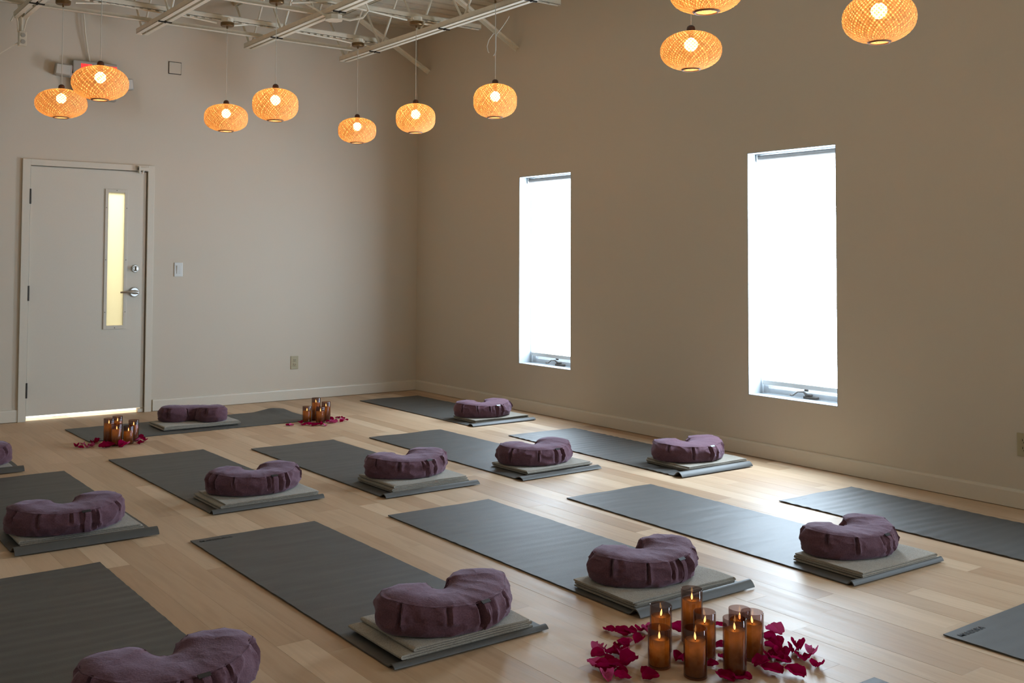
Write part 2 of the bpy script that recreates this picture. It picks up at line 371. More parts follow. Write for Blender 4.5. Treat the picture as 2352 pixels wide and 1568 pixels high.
# ------------------------------------------------------------------ windows
for k, (ya, yb) in enumerate(WINS):
    w = tag(empty('window_%d' % (k+1), (0, (ya+yb)/2, WZ0)), kind='structure'); off = (0, -(ya+yb)/2, -WZ0)
    def wl(o): o.location = off; return o
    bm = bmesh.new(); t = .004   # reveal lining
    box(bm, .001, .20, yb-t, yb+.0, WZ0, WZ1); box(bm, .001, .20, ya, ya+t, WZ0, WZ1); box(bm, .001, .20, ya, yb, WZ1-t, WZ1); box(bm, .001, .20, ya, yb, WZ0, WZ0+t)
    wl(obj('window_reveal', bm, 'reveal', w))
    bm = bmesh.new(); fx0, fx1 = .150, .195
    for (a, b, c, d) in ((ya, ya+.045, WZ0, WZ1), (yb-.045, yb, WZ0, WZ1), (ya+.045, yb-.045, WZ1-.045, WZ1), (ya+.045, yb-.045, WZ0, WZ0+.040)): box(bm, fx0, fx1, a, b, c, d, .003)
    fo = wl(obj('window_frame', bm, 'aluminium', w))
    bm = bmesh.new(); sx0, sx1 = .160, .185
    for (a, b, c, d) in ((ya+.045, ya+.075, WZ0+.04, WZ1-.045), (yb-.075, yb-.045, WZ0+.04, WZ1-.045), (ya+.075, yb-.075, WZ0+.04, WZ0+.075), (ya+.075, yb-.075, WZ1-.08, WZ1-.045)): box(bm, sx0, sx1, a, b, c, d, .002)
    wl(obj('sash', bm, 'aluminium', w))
    bm = bmesh.new(); box(bm, .172, .176, ya+.07, yb-.07, WZ0+.07, WZ1-.075); wl(obj('glass_pane', bm, 'pane', w))
    # crank operator
    yc = (ya+yb)/2-.02; bm = bmesh.new()
    box(bm, .118, .150, yc-.075, yc+.02, WZ0+.004, WZ0+.020, .003); box(bm, .122, .150, yc-.03, yc+.012, WZ0+.02, WZ0+.034, .005)
    tube(bm, [(.128, yc, WZ0+.028), (.110, yc+.012, WZ0+.047), (.100, yc+.045, WZ0+.045), (.090, yc+.075, WZ0+.020)], [.008, .006, .0045, .0045], 8)
    tube(bm, [(.090, yc+.078, WZ0+.018), (.078, yc+.088, WZ0+.026)], [.006, .0085], 10)
    box(bm, .120, .132, yc-.012, yc+.012, WZ0+.050, WZ0+.078, .002)
    wl(obj('crank_handle', bm, 'crank', w, False))
    # roller shade
    s = empty('roller_shade', (.11, (ya+yb)/2, WZ1)); so = (-.11, -(ya+yb)/2, -WZ1)
    names = ['white roller shade over the narrow window nearest the room corner', 'white roller shade over the wide-looking window on the right side of the photo', 'white roller shade out of frame over the third window', 'white roller shade out of frame over the fourth window']
    tag(s, names[k], 'roller shade', 'roller shades in the right wall windows')
    bm = bmesh.new(); tube(bm, [(.105, ya+.018, WZ1-.030), (.105, yb-.018, WZ1-.030)], .019, 16)
    o = obj('roller_tube', bm, 'roller', s, True); o.location = so
    for e0, e1 in ((yb-.016, yb-.009), (ya+.009, ya+.016)):
        bm = bmesh.new(); box(bm, .080, .128, e0, e1, WZ1-.058, WZ1-.005, .002); o = obj('end_bracket', bm, 'whiteplastic', s); o.location = so
    bm = bmesh.new(); n = 14; rows_ = []
    for i in range(n+1):
        yy = ya+.022+(yb-ya-.044)*i/n; rows_.append([bm.verts.new((.124+.0006*math.sin(i*1.7+zz), yy, WZ1-.03-(WZ1-.03-WZ0-.088)*zz/10)) for zz in range(11)])
    for i in range(n):
        for j in range(10): bm.faces.new((rows_[i][j], rows_[i+1][j], rows_[i+1][j+1], rows_[i][j+1]))
    o = obj('shade_fabric', bm, 'shade%d' % k, s); o.location = so
    bm = bmesh.new(); box(bm, .119, .128, ya+.020, yb-.020, WZ0+.062, WZ0+.092, .003); o = obj('hem_bar', bm, 'whiteplastic', s); o.location = so

# ------------------------------------------------------------------ wall fittings
sw = tag(empty('light_switch', (-2.375, 0, 1.162)), 'white rocker light switch on the wall right of the door', 'light switch')
bm = bmesh.new(); box(bm, -.036, .036, -.007, 0, -.058, .058, .002); obj('cover_plate', bm, 'whiteplastic', sw)
bm = bmesh.new(); b2 = bmesh.new(); box(b2, -.017, .017, -.0045, .003, -.034, .034, .001); merge(bm, b2, Matrix.Translation((0, -.0085, 0)) @ Matrix.Rotation(.07, 4, 'X')); obj('rocker', bm, 'whiteplastic', sw)
def outlet(name, loc, rz, label):
    t = tag(empty(name, loc, rz), label, 'power outlet')
    bm = bmesh.new(); box(bm, -.0365, .0365, -.006, 0, -.0585, .0585, .002); obj('cover_plate', bm, 'almond', t)
    for dz in (.02, -.02):
        bm = bmesh.new(); box(bm, -.0165, .0165, -.009, -.004, dz-.0145, dz+.0145, .003); rc = obj('receptacle', bm, 'almond', t)
        bm = bmesh.new(); box(bm, -.0085, -.0055, -.0096, -.007, dz-.001, dz+.009); box(bm, .0055, .0085, -.0096, -.007, dz-.0015, dz+.009); tube(bm, [(0, -.0095, dz-.0075), (0, -.007, dz-.0075)], .003, 8)
        tag(obj('slot', bm, 'slot', rc), kind='stuff')
    return t
outlet('wall_outlet', (-1.297, 0, .331), 0, 'almond duplex outlet low on the wall with the door')
outlet('wall_outlet', (0, -5.702, .326), -PI/2, 'almond duplex outlet low on the window wall at the right edge')
# painted-over blank plate
t = tag(empty('blank_plate', (-2.432, 0, 2.852)), 'square painted-over cover plate high above the light switch', 'cover plate')
bm = bmesh.new(); box(bm, -.055, .055, -.004, 0, -.052, .052, .001); obj('backing_gap', bm, 'gap', t)
bm = bmesh.new(); box(bm, -.051, .0525, -.007, 0, -.0475, .0485, .006); obj('plate', bm, 'wall', t)
# exit sign
t = tag(empty('exit_sign', (-3.09, 0, 2.67)), 'emergency exit sign with red letters and two lamp heads above the door', 'exit sign')
bm = bmesh.new(); box(bm, -.178, .165, -.055, 0, -.155, .146, .008); obj('housing', bm, 'greyplastic', t)
for sx, x, z, ry in ((-1, -.25, .052, .10), (1, .222, -.012, -.12)):
    bm = bmesh.new(); b2 = bmesh.new(); box(b2, -.062, .062, -.05, .03, -.047, .047, .014); merge(bm, b2, Matrix.Translation((x, -.05, z)) @ Matrix.Rotation(ry, 4, 'Y') @ Matrix.Rotation(.25*sx, 4, 'Z'))
    hd = obj('lamp_head', bm, 'greyplastic', t)
    bm = bmesh.new(); b2 = bmesh.new(); box(b2, -.05, .05, -.052, -.048, -.036, .036, .0015); merge(bm, b2, Matrix.Translation((x, -.05, z)) @ Matrix.Rotation(ry, 4, 'Y') @ Matrix.Rotation(.25*sx, 4, 'Z')); obj('lens', bm, 'whiteplastic', hd)
    bm = bmesh.new(); tube(bm, [(x-.04*sx, -.04, z-.02), (.15*sx, -.04, .02)], .014, 10); obj('swivel_arm', bm, 'greyplastic', hd)
def text_mesh(name, body, size, m, parent, mat, ext=.001):
    cu = bpy.data.curves.new(name, 'FONT'); cu.body = body; cu.size = size; cu.extrude = ext; cu.align_x = 'LEFT'; cu.offset = size*.012
    to = bpy.data.objects.new(name, cu); COL.objects.link(to); dg = bpy.context.evaluated_depsgraph_get()
    me = bpy.data.meshes.new_from_object(to.evaluated_get(dg)); bpy.data.objects.remove(to)
    xs = [v.co.x for v in me.vertices]; me.transform(Matrix.Translation((-min(xs), 0, 0)))
    me.transform(mat); me.materials.clear(); me.materials.append(M[m]); o = bpy.data.objects.new(name, me); COL.objects.link(o); o.parent = parent; return o
text_mesh('letters', 'EXIT', .20, 'exit', t, Matrix.Translation((-.118, -.0565, -.017)) @ Matrix.Rotation(PI/2, 4, 'X') @ Matrix.Diagonal((.70, 1, 1, 1)))
t['writing'] = 'EXIT'
bm = bmesh.new(); tube(bm, [(-3.19, -.03, 3.20), (-3.175, -.03, 3.05), (-3.15, -.02, 2.9), (-3.13, -.02, 2.81)], .007, 8)
tag(obj('conduit', bm, 'steel', None, True), 'thin painted conduit dropping from the ceiling to the exit sign', 'conduit')

# ------------------------------------------------------------------ ceiling steel
JX = [-0.99, -1.90, -2.81, -3.72, -4.63]
jl = {0: 'white painted open-web roof joist nearest the window wall, its end above the corner lamps', 1: 'white painted open-web roof joist carrying the octagonal junction box',
      2: 'white painted open-web roof joist ending above the blank cover plate', 3: 'white painted open-web roof joist ending near the left junction box'}
for k, x in enumerate(JX):
    o_ = (x, 0, 0); y1 = -.30; y0 = YR+.3
    if k > 3: y0 = YR+.3
    t = tag(empty('roof_joist', (x, -.3, 3.03)), jl.get(k, 'white painted open-web roof joist left of the picture frame'), 'roof joist', 'open-web roof joists')
    L = (-x, .3, -3.03)
    bm = bmesh.new()
    for s in (-1, 1):
        box(bm, x+s*.042-.003+(0), x+s*.042+.003, y0, y1, 3.034, 3.072); a, b = sorted((x+s*.012, x+s*.045)); box(bm, a, b, y0, y1, 3.030, 3.036)
    o = obj('bottom_chord', bm, 'steel', t); o.location = L
    bm = bmesh.new()
    for s in (-1, 1):
        a, b = sorted((x+s*.012, x+s*.045)); box(bm, a, b, y0, .0, 3.488, 3.494); box(bm, x+s*.015-.003, x+s*.015+.003, y0, .0, 3.455, 3.492)
    o = obj('top_chord', bm, 'steel', t); o.location = L
    yy = y1-.05; i = 0
    while yy > y0+.4 and yy > -6.0:
        bm = bmesh.new(); tube(bm, [(x, yy, 3.05), (x, yy-.30, 3.47)], .009, 8); o = obj('web_rod', bm, 'steel', t); o.location = L
        bm = bmesh.new(); tube(bm, [(x, yy-.30, 3.47), (x, yy-.60, 3.05)], .009, 8); o = obj('web_rod', bm, 'steel', t); o.location = L
        yy -= .60
    bm = bmesh.new(); tube(bm, [(x, y1-.03, 3.05), (x, -.02, 3.46)], .011, 8); o = obj('end_rod', bm, 'steel', t); o.location = L
    bm = bmesh.new()
    yy = y1-.55
    while yy > -5: 
        box(bm, x-.05, x+.05, yy-.008, yy+.008, 3.022, 3.032); tube(bm, [(x, yy, 3.018), (x, yy, 3.045)], .007, 6); yy -= 1.05
    o = tag(obj('clip', bm, 'darkmetal', t), kind='stuff'); o.location = L
    bm = bmesh.new(); box(bm, x-.035, x+.035, y1, y1+.008, 3.03, 3.075); o = obj('end_plate', bm, 'steel', t); o.location = L
def strut(y, x0, x1, label):
    bm = bmesh.new(); z = 3.115; h = .042
    box(bm, x0, x1, y-.021, y-.018, z, z+h); box(bm, x0, x1, y+.018, y+.021, z, z+h); box(bm, x0, x1, y-.021, y-.010, z, z+.003); box(bm, x0, x1, y+.010, y+.021, z, z+.003)
    box(bm, x0, x1, y-.021, y+.021, z+h-.004, z+h-.002)
    x = x0+.02
    while x < x1-.06:
        box(bm, x, x+.035, y-.021, y-.017, z-.010, z, .001); x += .06
    tag(obj('strut_channel', bm, 'steel'), label, 'strut channel', 'slotted channels carrying the pendants')
strut(-.80, -4.85, -.93, 'slotted painted channel nearest the door wall, carrying three lamp boxes')
strut(-1.735, -4.85, -.53, 'slotted painted channel one bay out from the door wall')
strut(-2.70, -4.85, -.52, 'slotted painted channel at the top picture edge near the window wall')
def bridging(y, x0, x1, z, label):
    bm = bmesh.new(); box(bm, x0, x1, y-.0, y+.004, z, z+.038); box(bm, x0, x1, y-.036, y+.004, z, z+.004)
    tag(obj('bridging_angle', bm, 'steel'), label, 'bridging angle', 'horizontal bridging angles between the joists')
bridging(-.56, -4.85, -1.06, 3.074, 'long horizontal steel angle across the joists close to the door wall')
bridging(-1.54, -4.85, -1.86, 3.074, 'horizontal steel angle ending at the octagonal junction box')
def brace(p, q, label):
    bm = bmesh.new(); bar(bm, p, q, .038, .005); d = Vector((0, .018, 0)); bar(bm, Vector(p)+d+Vector((0, 0, -.015)), Vector(q)+d+Vector((0, 0, -.015)), .005, .034)
    tag(obj('diagonal_brace', bm, 'steel'), label, 'brace', 'diagonal angle braces running down to the window wall')
brace((-.80, -.21, 3.49), (-.005, -.21, 3.070), 'diagonal steel brace meeting the window wall right beside the room corner')
brace((-.80, -1.57, 3.49), (-.005, -1.57, 3.065), 'diagonal steel brace meeting the window wall above the hanging wire')
bm = bmesh.new(); bar(bm, (-3.70, -.30, 2.87), (-3.87, -.30, 2.735), .03, .006); bar(bm, (-3.87, -.30, 2.735), (-3.93, -.30, 2.745), .03, .006)
bar(bm, (-3.72, -.30, 3.05), (-3.72, -.30, 2.88), .02, .006, Vector((0, 1, 0)))
tag(obj('hanger_arm', bm, 'steel'), 'bent painted steel arm below the ceiling at the left picture edge', 'bracket')
t = tag(empty('junction_box', (-3.71, -.33, 2.87)), 'small painted junction box hanging at the upper left corner', 'junction box')
bm = bmesh.new(); box(bm, -.022, .03, -.028, .025, -.05, .055, .004); obj('box_body', bm, 'steel', t)
bm = bmesh.new(); tube(bm, [(.004, -.03, .026), (.004, -.034, .026)], .016, 12); tube(bm, [(.004, -.03, -.022), (.004, -.034, -.022)], .016, 12); obj('knockout', bm, 'greyplastic', t)
bm = bmesh.new(); tube(bm, [(0, 0, .05), (0, .0, .13), (-.01, 0, .30), (-.005, 0, .42)], .011, 10); tube(bm, [(.01, 0, .05), (.03, .0, .14), (.09, -.02, .28), (.12, -.03, .42)], .006, 8)
tube(bm, [(-.025, 0, .05), (-.03, 0, .13), (-.055, -.02, .18), (-.08, -.02, .12)], .006, 8); obj('conduit_run', bm, 'steel', t)
# octagonal box under the second joist
t = tag(empty('junction_box', (-1.892, -1.80, 3.0)), 'octagonal painted junction box clamped under the middle joist', 'junction box')
bm = bmesh.new(); tube(bm, [(0, 0, -.012), (0, 0, .022)], .062, 8); obj('box_body', bm, 'steel', t)
bm = bmesh.new(); tube(bm, [(0, 0, -.016), (0, 0, -.012)], .066, 8); obj('box_lid', bm, 'steel', t)
bm = bmesh.new(); tube(bm, [(.06, -.01, .005), (.12, -.02, .0), (.22, -.04, .03), (.26, -.05, .09), (.22, -.08, .13)], .008, 8); tube(bm, [(-.05, .02, .01), (-.10, .05, .05), (-.22, .1, .12)], .008, 8); obj('conduit_run', bm, 'steel', t)
# loose cable loops along the channels
def cable(pts, label, r=.0075):
    bm = bmesh.new(); tube(bm, pts, r, 8); tag(obj('cable', bm, 'steel', None, True), label, 'cable')
cable([(-3.45, -.80, 3.085), (-3.2, -.79, 3.12), (-2.9, -.79, 3.11), (-2.6, -.80, 3.105), (-2.40, -.84, 3.08)], 'painted cable looping between the two left lamp boxes')
cable([(-2.26, -.83, 3.08), (-2.1, -.80, 3.12), (-1.7, -.80, 3.11), (-1.35, -.80, 3.10), (-1.21, -.83, 3.08)], 'painted cable sagging toward the lamp box nearest the corner')
cable([(-2.2, -1.74, 3.08), (-1.9, -1.76, 3.13), (-1.5, -1.75, 3.11), (-1.24, -1.76, 3.09)], 'painted cable running along the second slotted channel')
cable([(-1.08, -.83, 3.08), (-.97, -.82, 3.065), (-.85, -.80, 3.09)], 'short cable end beyond the corner lamp box')
cable([(-1.09, -1.77, 3.08), (-.98, -1.80, 3.07), (-.93, -1.77, 3.12)], 'short cable loop beside the corner-side lamp canopy')

# ------------------------------------------------------------------ pendants
def woven(D, seed, HF, ea, eb):
    """two families of bamboo strips wound over a flattened round form"""
    rn = random.Random(seed); Hh = D*HF; zb, zt = -.5*Hh, .5*Hh
    def rad(z):
        s = abs(z)/(Hh*.5*1.035); return D*.5*max(.0, 1-s**ea)**eb
    bm = bmesh.new(); N = 52; SEG = 20
    for fam in (1, -1):
        for i in range(N):
            ph = 2*PI*i/N + rn.uniform(-.02, .02); pts = []
            for j in range(SEG+1):
                u = j/SEG; a = -1.35+2.7*u; z = math.sin(a)/math.sin(1.35)*(Hh*.5)
                r = rad(z); th = ph + fam*(u-.5)*1.75
                wv = .0011*(1 if (i+j*fam) % 2 else -1)
                pts.append((Vector(((r+wv)*math.cos(th), (r+wv)*math.sin(th), z)), r))
            prev = None
            for j in range(SEG+1):
                p, r = pts[j]; d = (pts[min(j+1, SEG)][0]-pts[max(j-1, 0)][0]).normalized(); nrm = Vector((p.x, p.y, p.z*1.6)).normalized()
                s = d.cross(nrm).normalized(); wd_ = .0049*D/.33*min(1, .34+r/(D*.5)*.7)*rn.uniform(.9, 1.12)
                a_, b_ = bm.verts.new(p-s*wd_), bm.verts.new(p+s*wd_)
                if prev: bm.faces.new((prev[0], prev[1], b_, a_))
                prev = (a_, b_)
    return bm, zb, zt, rad
LAMPS = [ # x, y, z, D, label
 (-3.538, -.82, 2.346, .353, 'woven bamboo pendant left of the exit sign, the leftmost lamp'),
 (-3.552, -1.836, 2.345, .344, 'woven bamboo pendant hanging right in front of the exit sign'),
 (-2.330, -.878, 2.341, .331, 'woven bamboo pendant right of and below the blank cover plate'),
 (-2.318, -1.743, 2.336, .320, 'woven bamboo pendant in the middle of the door wall group, fourth from left'),
 (-1.150, -.841, 2.340, .320, 'lowest hanging woven bamboo pendant in the photo, left of the room corner'),
 (-1.164, -1.773, 2.336, .302, 'woven bamboo pendant overlapping the vertical line of the room corner'),
 (-1.122, -2.724, 2.353, .300, 'woven bamboo pendant under the looped wire, up and left of the narrow window'),
 (-1.351, -4.703, 2.340, .312, 'whole woven bamboo pendant above and left of the right window'),
 (-2.183, -5.529, 2.345, .290, 'woven bamboo pendant of which only the bottom shows at the top edge'),
 (-1.211, -5.680, 2.340, .312, 'big woven bamboo pendant cut by the top edge at far right'),
 (-3.45, -5.60, 2.36, .32, 'woven bamboo pendant out of the picture, above the bottom middle mat'), (-4.60, -4.70, 2.36, .32, 'woven bamboo pendant out of the picture, above the bottom left mat'),
 (-2.30, -7.40, 2.36, .32, 'woven bamboo pendant out of the picture, right of the camera'), (-4.60, -6.60, 2.36, .32, 'woven bamboo pendant out of the picture, just ahead of the camera')]
HFS = [.57, .61, .62, .70, .65, .73, .77, .63, .62, .70]
for k, (x, y, z, D, label) in enumerate(LAMPS):
    t = tag(empty('pendant_lamp', (x, y, z), k*.7), label, 'pendant lamp', 'woven bamboo pendant lamps')
    HF = HFS[k] if k < len(HFS) else .62; hb = HF/2; bm, zb, zt, rad = woven(D, k, HF, *((2.25, .5) if k in (0, 1, 7, 9) else (2.7, .48)))
    tag(obj('woven_shade', bm, 'bamboo', t), kind='stuff')
    bm = bmesh.new(); r0 = rad(zb)*1.02; n = 40
    pts = [(r0*math.cos(2*PI*i/n), r0*math.sin(2*PI*i/n), zb) for i in range(n+1)]; tube(bm, pts, .0045, 6, False)
    pts = [(r0*1.12*math.cos(2*PI*i/n), r0*1.12*math.sin(2*PI*i/n), zb+.012*D) for i in range(n+1)]; tube(bm, pts, .0035, 6, False)
    obj('bottom_rim', bm, 'bamboo_rim', t, True)
    bm = bmesh.new(); lathe(bm, [(r0, (zt-.002*D)), (.02, (zt+.003*D)), (.0, (zt+.003*D))], 32); obj('top_disc', bm, 'bamboo', t)
    bm = bmesh.new(); lathe(bm, [(0, (zt-.002*D)), (.022, (zt-.002*D)), (.022, (zt-.002*D)+.018), (.019, (zt-.002*D)+.028), (.011, (zt-.002*D)+.035), (.0, (zt-.002*D)+.037)], 24); obj('socket_cap', bm, 'socket', t, True)
    bm = bmesh.new(); zz = .10*D; lathe(bm, [(0, zz-.034), (.017, zz-.030), (.030, zz-.017), (.035, zz+.001), (.031, zz+.018), (.018, zz+.031), (.012, zz+.036), (0, zz+.036)], 20); obj('bulb', bm, 'bulb', t, True)
    bm = bmesh.new(); tube(bm, [(0, 0, zz+.034), (0, 0, (zt-.002*D)+.01)], .014, 10); obj('bulb_socket', bm, 'socket', t)
    top = 3.055-z
    bm = bmesh.new(); tube(bm, [(0, 0, (zt-.002*D)+.03), (0.001, 0, top*.6), (0, 0, top)], .0026, 6); obj('cord', bm, 'cord', t)
    bm = bmesh.new(); lathe(bm, [(0, top-.02), (.006, top-.02), (.007, top-.002), (.047, top), (.052, top+.005), (.052, top+.026), (0, top+.026)], 28); obj('canopy', bm, 'brass', t, False)
    bm = bmesh.new(); lathe(bm, [(0, top+.026), (.045, top+.026), (.045, top+.062), (0, top+.062)], 24); box(bm, -.058, .058, -.012, .012, top+.036, top+.052, .002); obj('ceiling_box', bm, 'steel', t)
# loose wire tied on one lamp cord
bm = bmesh.new(); w0 = Vector((-1.122, -2.724, 0)); rr_ = Vector((rt.x, rt.y, 0))
P = lambda a, z: w0+rr_*a+Vector((0, 0, z))
tube(bm, [P(.095, 2.945), P(.085, 2.925), P(.045, 2.865), P(.005, 2.815), P(.004, 2.76), P(.004, 2.71), P(-.002, 2.685), P(-.014, 2.668)], .0032, 6)
tube(bm, [P(-.012, 2.825), P(-.045, 2.78), P(-.058, 2.735), P(-.052, 2.70), P(-.045, 2.69)], .0032, 6)
tag(obj('loose_wire', bm, 'cord', None, True), 'white loose wire ends curling around one pendant cord near the window wall', 'wire')

# ------------------------------------------------------------------ yoga mats
T = .0045
RIP = {4: .0016, 8: .0006, 10: .0013, 12: .0012}
def make_mat(name_label, x, y, th, L, w, fold=(.014, .06), seed=0, curl=0, writing=False, rot90=False):
    """local frame: head left corner at origin, width +x, length -y; foot end is tucked under"""
    rn = random.Random(seed); bm = bmesh.new(); ra = RIP.get(seed, .0003)
    NL = 150; prof = []; hh, room = fold if fold else (0, .05); pk = min(.034, room*.42)
    for i in range(NL+1):
        q = i/NL; d = L*(1-q)
        if i > 110: q0 = 110/NL; q = q0+(1-q0)*(1-(1-(i-110)/(NL-110))**1.6); d = L*(1-q)
        if d < pk: lift = hh*math.sin(PI/2*d/pk)**.75
        elif d < room: u_ = (d-pk)/(room-pk); lift = hh*(1-u_*u_*(3-2*u_))
        else: lift = 0
        prof.append((-L*q, T+.0006+lift))
    # offset strip: top = prof, bottom shifted by thickness along inward normal
    n = len(prof); top = []; bot = []
    for i, (yy, zz) in enumerate(prof):
        a = prof[max(i-1, 0)]; b = prof[min(i+1, n-1)]; d = Vector((b[0]-a[0], b[1]-a[1])).normalized(); nr = Vector((d.y, -d.x))
        # walking -y: d=(-1,0) -> nr=(0,1): outward is up
        top.append((yy, zz)); bot.append((yy-nr.x*T*.93, zz-nr.y*T*.93))
    NX = 12; gt, gb = [], []
    for j in range(NX+1):
        u = j/NX; ct, cb = [], []
        for i in range(n):
            yy, zz = top[i]
            rip = 0
            if i > 1 and -yy < L-room-.03:
                f = noise.noise(Vector((u*1.2+seed*7.3, yy*16, seed))); rip = .0011*max(0, f+.35)+ra*(1+math.sin(yy*95+noise.noise(Vector((yy*4, u*2, seed)))*3+u*2.5+seed*3))*max(0, .55+.8*noise.noise(Vector((seed, yy*3, u))))
                rip = max(0, rip)
            e = max(0, 1-min(u, 1-u)*NX/1.0)*.0012*max(0, noise.noise(Vector((yy*11, u*9+seed, 3.1))))*2
            hc = 0
            if -yy < .05: hc = .004*(1-(-yy)/.05)*max(0, noise.noise(Vector((seed*3.7, u*3, 0)))+.2)
            dx = .0012*noise.noise(Vector((yy*7, seed+u, 9)))
            ct.append(bm.verts.new((u*w+dx, yy, zz+rip+e+hc))); b_ = bot[i]; cb.append(bm.verts.new((u*w+dx, b_[0], b_[1]+(rip+e+hc)*.9)))
        gt.append(ct); gb.append(cb)
    for j in range(NX):
        for i in range(n-1):
            bm.faces.new((gt[j][i], gt[j+1][i], gt[j+1][i+1], gt[j][i+1])); bm.faces.new((gb[j][i], gb[j][i+1], gb[j+1][i+1], gb[j+1][i]))
        bm.faces.new((gt[j][0], gb[j][0], gb[j+1][0], gt[j+1][0])); bm.faces.new((gt[j][-1], gt[j+1][-1], gb[j+1][-1], gb[j][-1]))
    for g, sgn in ((0, 1), (NX, -1)):
        for i in range(n-1): bm.faces.new((gt[g][i], gb[g][i], gb[g][i+1], gt[g][i+1])[::sgn])
    if curl:
        for v in bm.verts:
            du = (v.co.x)/w; dl_ = -v.co.y/L
            q = max(0, du-.72)/.28; p_ = max(0, 1-abs(dl_-.94)/.11); p_ = p_*p_*(3-2*p_); q = q*q*(3-2*q); v.co.z += curl*q*p_
    o = obj('yoga_mat', bm, 'mat', None, True, (x, y, .0006)); o.rotation_euler = (0, 0, th)
    tag(o, name_label, 'yoga mat', 'charcoal yoga mats on the floor')
    if writing:
        text_mesh('printed_word', 'MANDUKA', .028, 'print', o, Matrix.Translation((.030, -.050, T+.0022)) @ Matrix.Diagonal((1.05, 1, 1, 1)), .0003)
    return o
MATS = dict(
 B=(-3.474, -1.886, .016, 1.647, .612), C=(-2.593, -2.027, .011, 1.685, .612), D=(-1.731, -2.082, .012, 1.693, .610), E=(-.860, -2.551, -.022, 1.67, .610),
 F=(-.850, -.401, .004, 1.70, .612), G=(-4.396, -2.082, .003, 1.653, .611), I=(-3.704, -3.915, .002, 1.711, .609), J=(-2.752, -4.021, -.006, 1.707, .608),
 K=(-1.782, -4.225, -.026, 1.714, .608), L=(-.901, -4.89, -.027, 1.70, .611), H=(-4.586, -.26, .0, 1.695, .61), M=(-4.735, -4.02, .003, 1.70, .612),
 N=(-2.033, -6.406, .0, 1.70, .61), O=(-3.156, -6.480, .0, 1.70, .61))
ML = dict(
 B='charcoal yoga mat in the middle row, head just below the left far candle group', C='charcoal yoga mat ending under the cushion in the centre of the photo',
 D='charcoal yoga mat whose head points at the room corner, third of the middle row', E='rippled charcoal yoga mat along the window wall between the two windows',
 F='farthest charcoal yoga mat, tucked against the room corner', G='charcoal yoga mat at the left picture edge with its rolled end fully in view', I='large charcoal yoga mat in the bottom middle, under the biggest whole cushion',
 J='charcoal yoga mat behind the near glass candles', K='charcoal yoga mat ending under the right-hand front cushion', L='charcoal yoga mat running along the window wall at the right picture edge',
 H='charcoal yoga mat at the far left edge, only a folded corner showing', M='rippled charcoal yoga mat in the bottom left corner of the photo',
 N='charcoal yoga mat corner with printed word at the lower right edge', O='charcoal yoga mat of which only a tip shows at the bottom edge')
FOLD = dict(B=(.018, .045), C=(.018, .07), D=(.016, .085), E=(.027, .075), F=(.016, .08), G=(.029, .10), I=(.012, .042), J=(.025, .062), K=(.016, .034), L=(.016, .07), H=(.028, .10), M=(.014, .06), N=(.014, .06), O=(.014, .06))
for i, (k, v) in enumerate(MATS.items()):
    make_mat(ML[k], *v, fold=FOLD[k], seed=i+1, writing=(k in 'NIL'))
make_mat('charcoal yoga mat laid crosswise in front of the door', -3.400, -1.180, PI/2+.012, 1.75, .61, fold=0, seed=31, curl=.022)

# ------------------------------------------------------------------ blankets
def make_blanket(label, x, y, w, d, layers, seed, rz=0, zbase=.0095, flip=False, step=0):
    """x, y: near left corner; folds into a zigzag along its width"""
    rn = random.Random(seed); th = .0066; gap = .0008; bm = bmesh.new(); cl = []
    z = th/2
    inset = 0
    for i in range(layers):
        a, b = (inset*(i//2)+(step if i >= 2 else 0)+rn.uniform(0, .018), w-rn.uniform(0, .014)-.002*i)
        xs = [a+(b-a)*q/14 for q in range(15)]
        if i % 2: xs = xs[::-1]
        cl += [(xx, z) for xx in xs]
        if i < layers-1:
            e = xs[-1]; s = 1 if i % 2 == 0 else -1; R_ = (th+gap)/2
            for q in (1, 2, 3, 4): cl.append((e+s*R_*1.5*math.sin(PI*q/5), z+R_-R_*math.cos(PI*q/5)))
        z += th+gap
    n = len(cl); NY = 14; G = []
    for j in range(NY+1):
        v = j/NY; T_, B_ = [], []
        for i, (xx, zz) in enumerate(cl):
            a = cl[max(i-1, 0)]; b = cl[min(i+1, n-1)]; dd = Vector((b[0]-a[0], b[1]-a[1])).normalized(); nr = Vector((-dd.y, dd.x))
            lay = zz/(th+gap); yo = .006*noise.noise(Vector((lay*.9, seed, 2)))*(1 if j < NY/2 else -1)*2
            wz = .0035*noise.noise(Vector((xx*5, v*2.2, seed)))+.0012*noise.noise(Vector((xx*18, v*9, seed+4)))
            k_ = zz/((th+gap)*layers)
            edge = min(1, min(v, 1-v)*NY/1.0); tt = th*(.80 if edge == 0 else 1)*.5
            yy = v*d+yo; 
            T_.append(bm.verts.new((xx+nr.x*tt, yy, zz+nr.y*tt+wz*k_))); B_.append(bm.verts.new((xx-nr.x*tt, yy, zz-nr.y*tt+wz*k_)))
        G.append((T_, B_))
    for j in range(NY):
        for i in range(n-1):
            for s in (0, 1): bm.faces.new((G[j][s][i], G[j][s][i+1], G[j+1][s][i+1], G[j+1][s][i]))
        for i in (0, n-1): bm.faces.new((G[j][0][i], G[j][1][i], G[j+1][1][i], G[j+1][0][i]))
    for j in (0, NY):
        for i in range(n-1): bm.faces.new((G[j][0][i], G[j][0][i+1], G[j][1][i+1], G[j][1][i]))
    if flip:
        for v in bm.verts: v.co.x = w-v.co.x
    o = obj('folded_blanket', bm, 'blanket', None, True, (x, y, zbase)); o.rotation_euler = (0, 0, rz)
    return tag(o, label, 'blanket', 'folded grey wool blankets under the cushions')
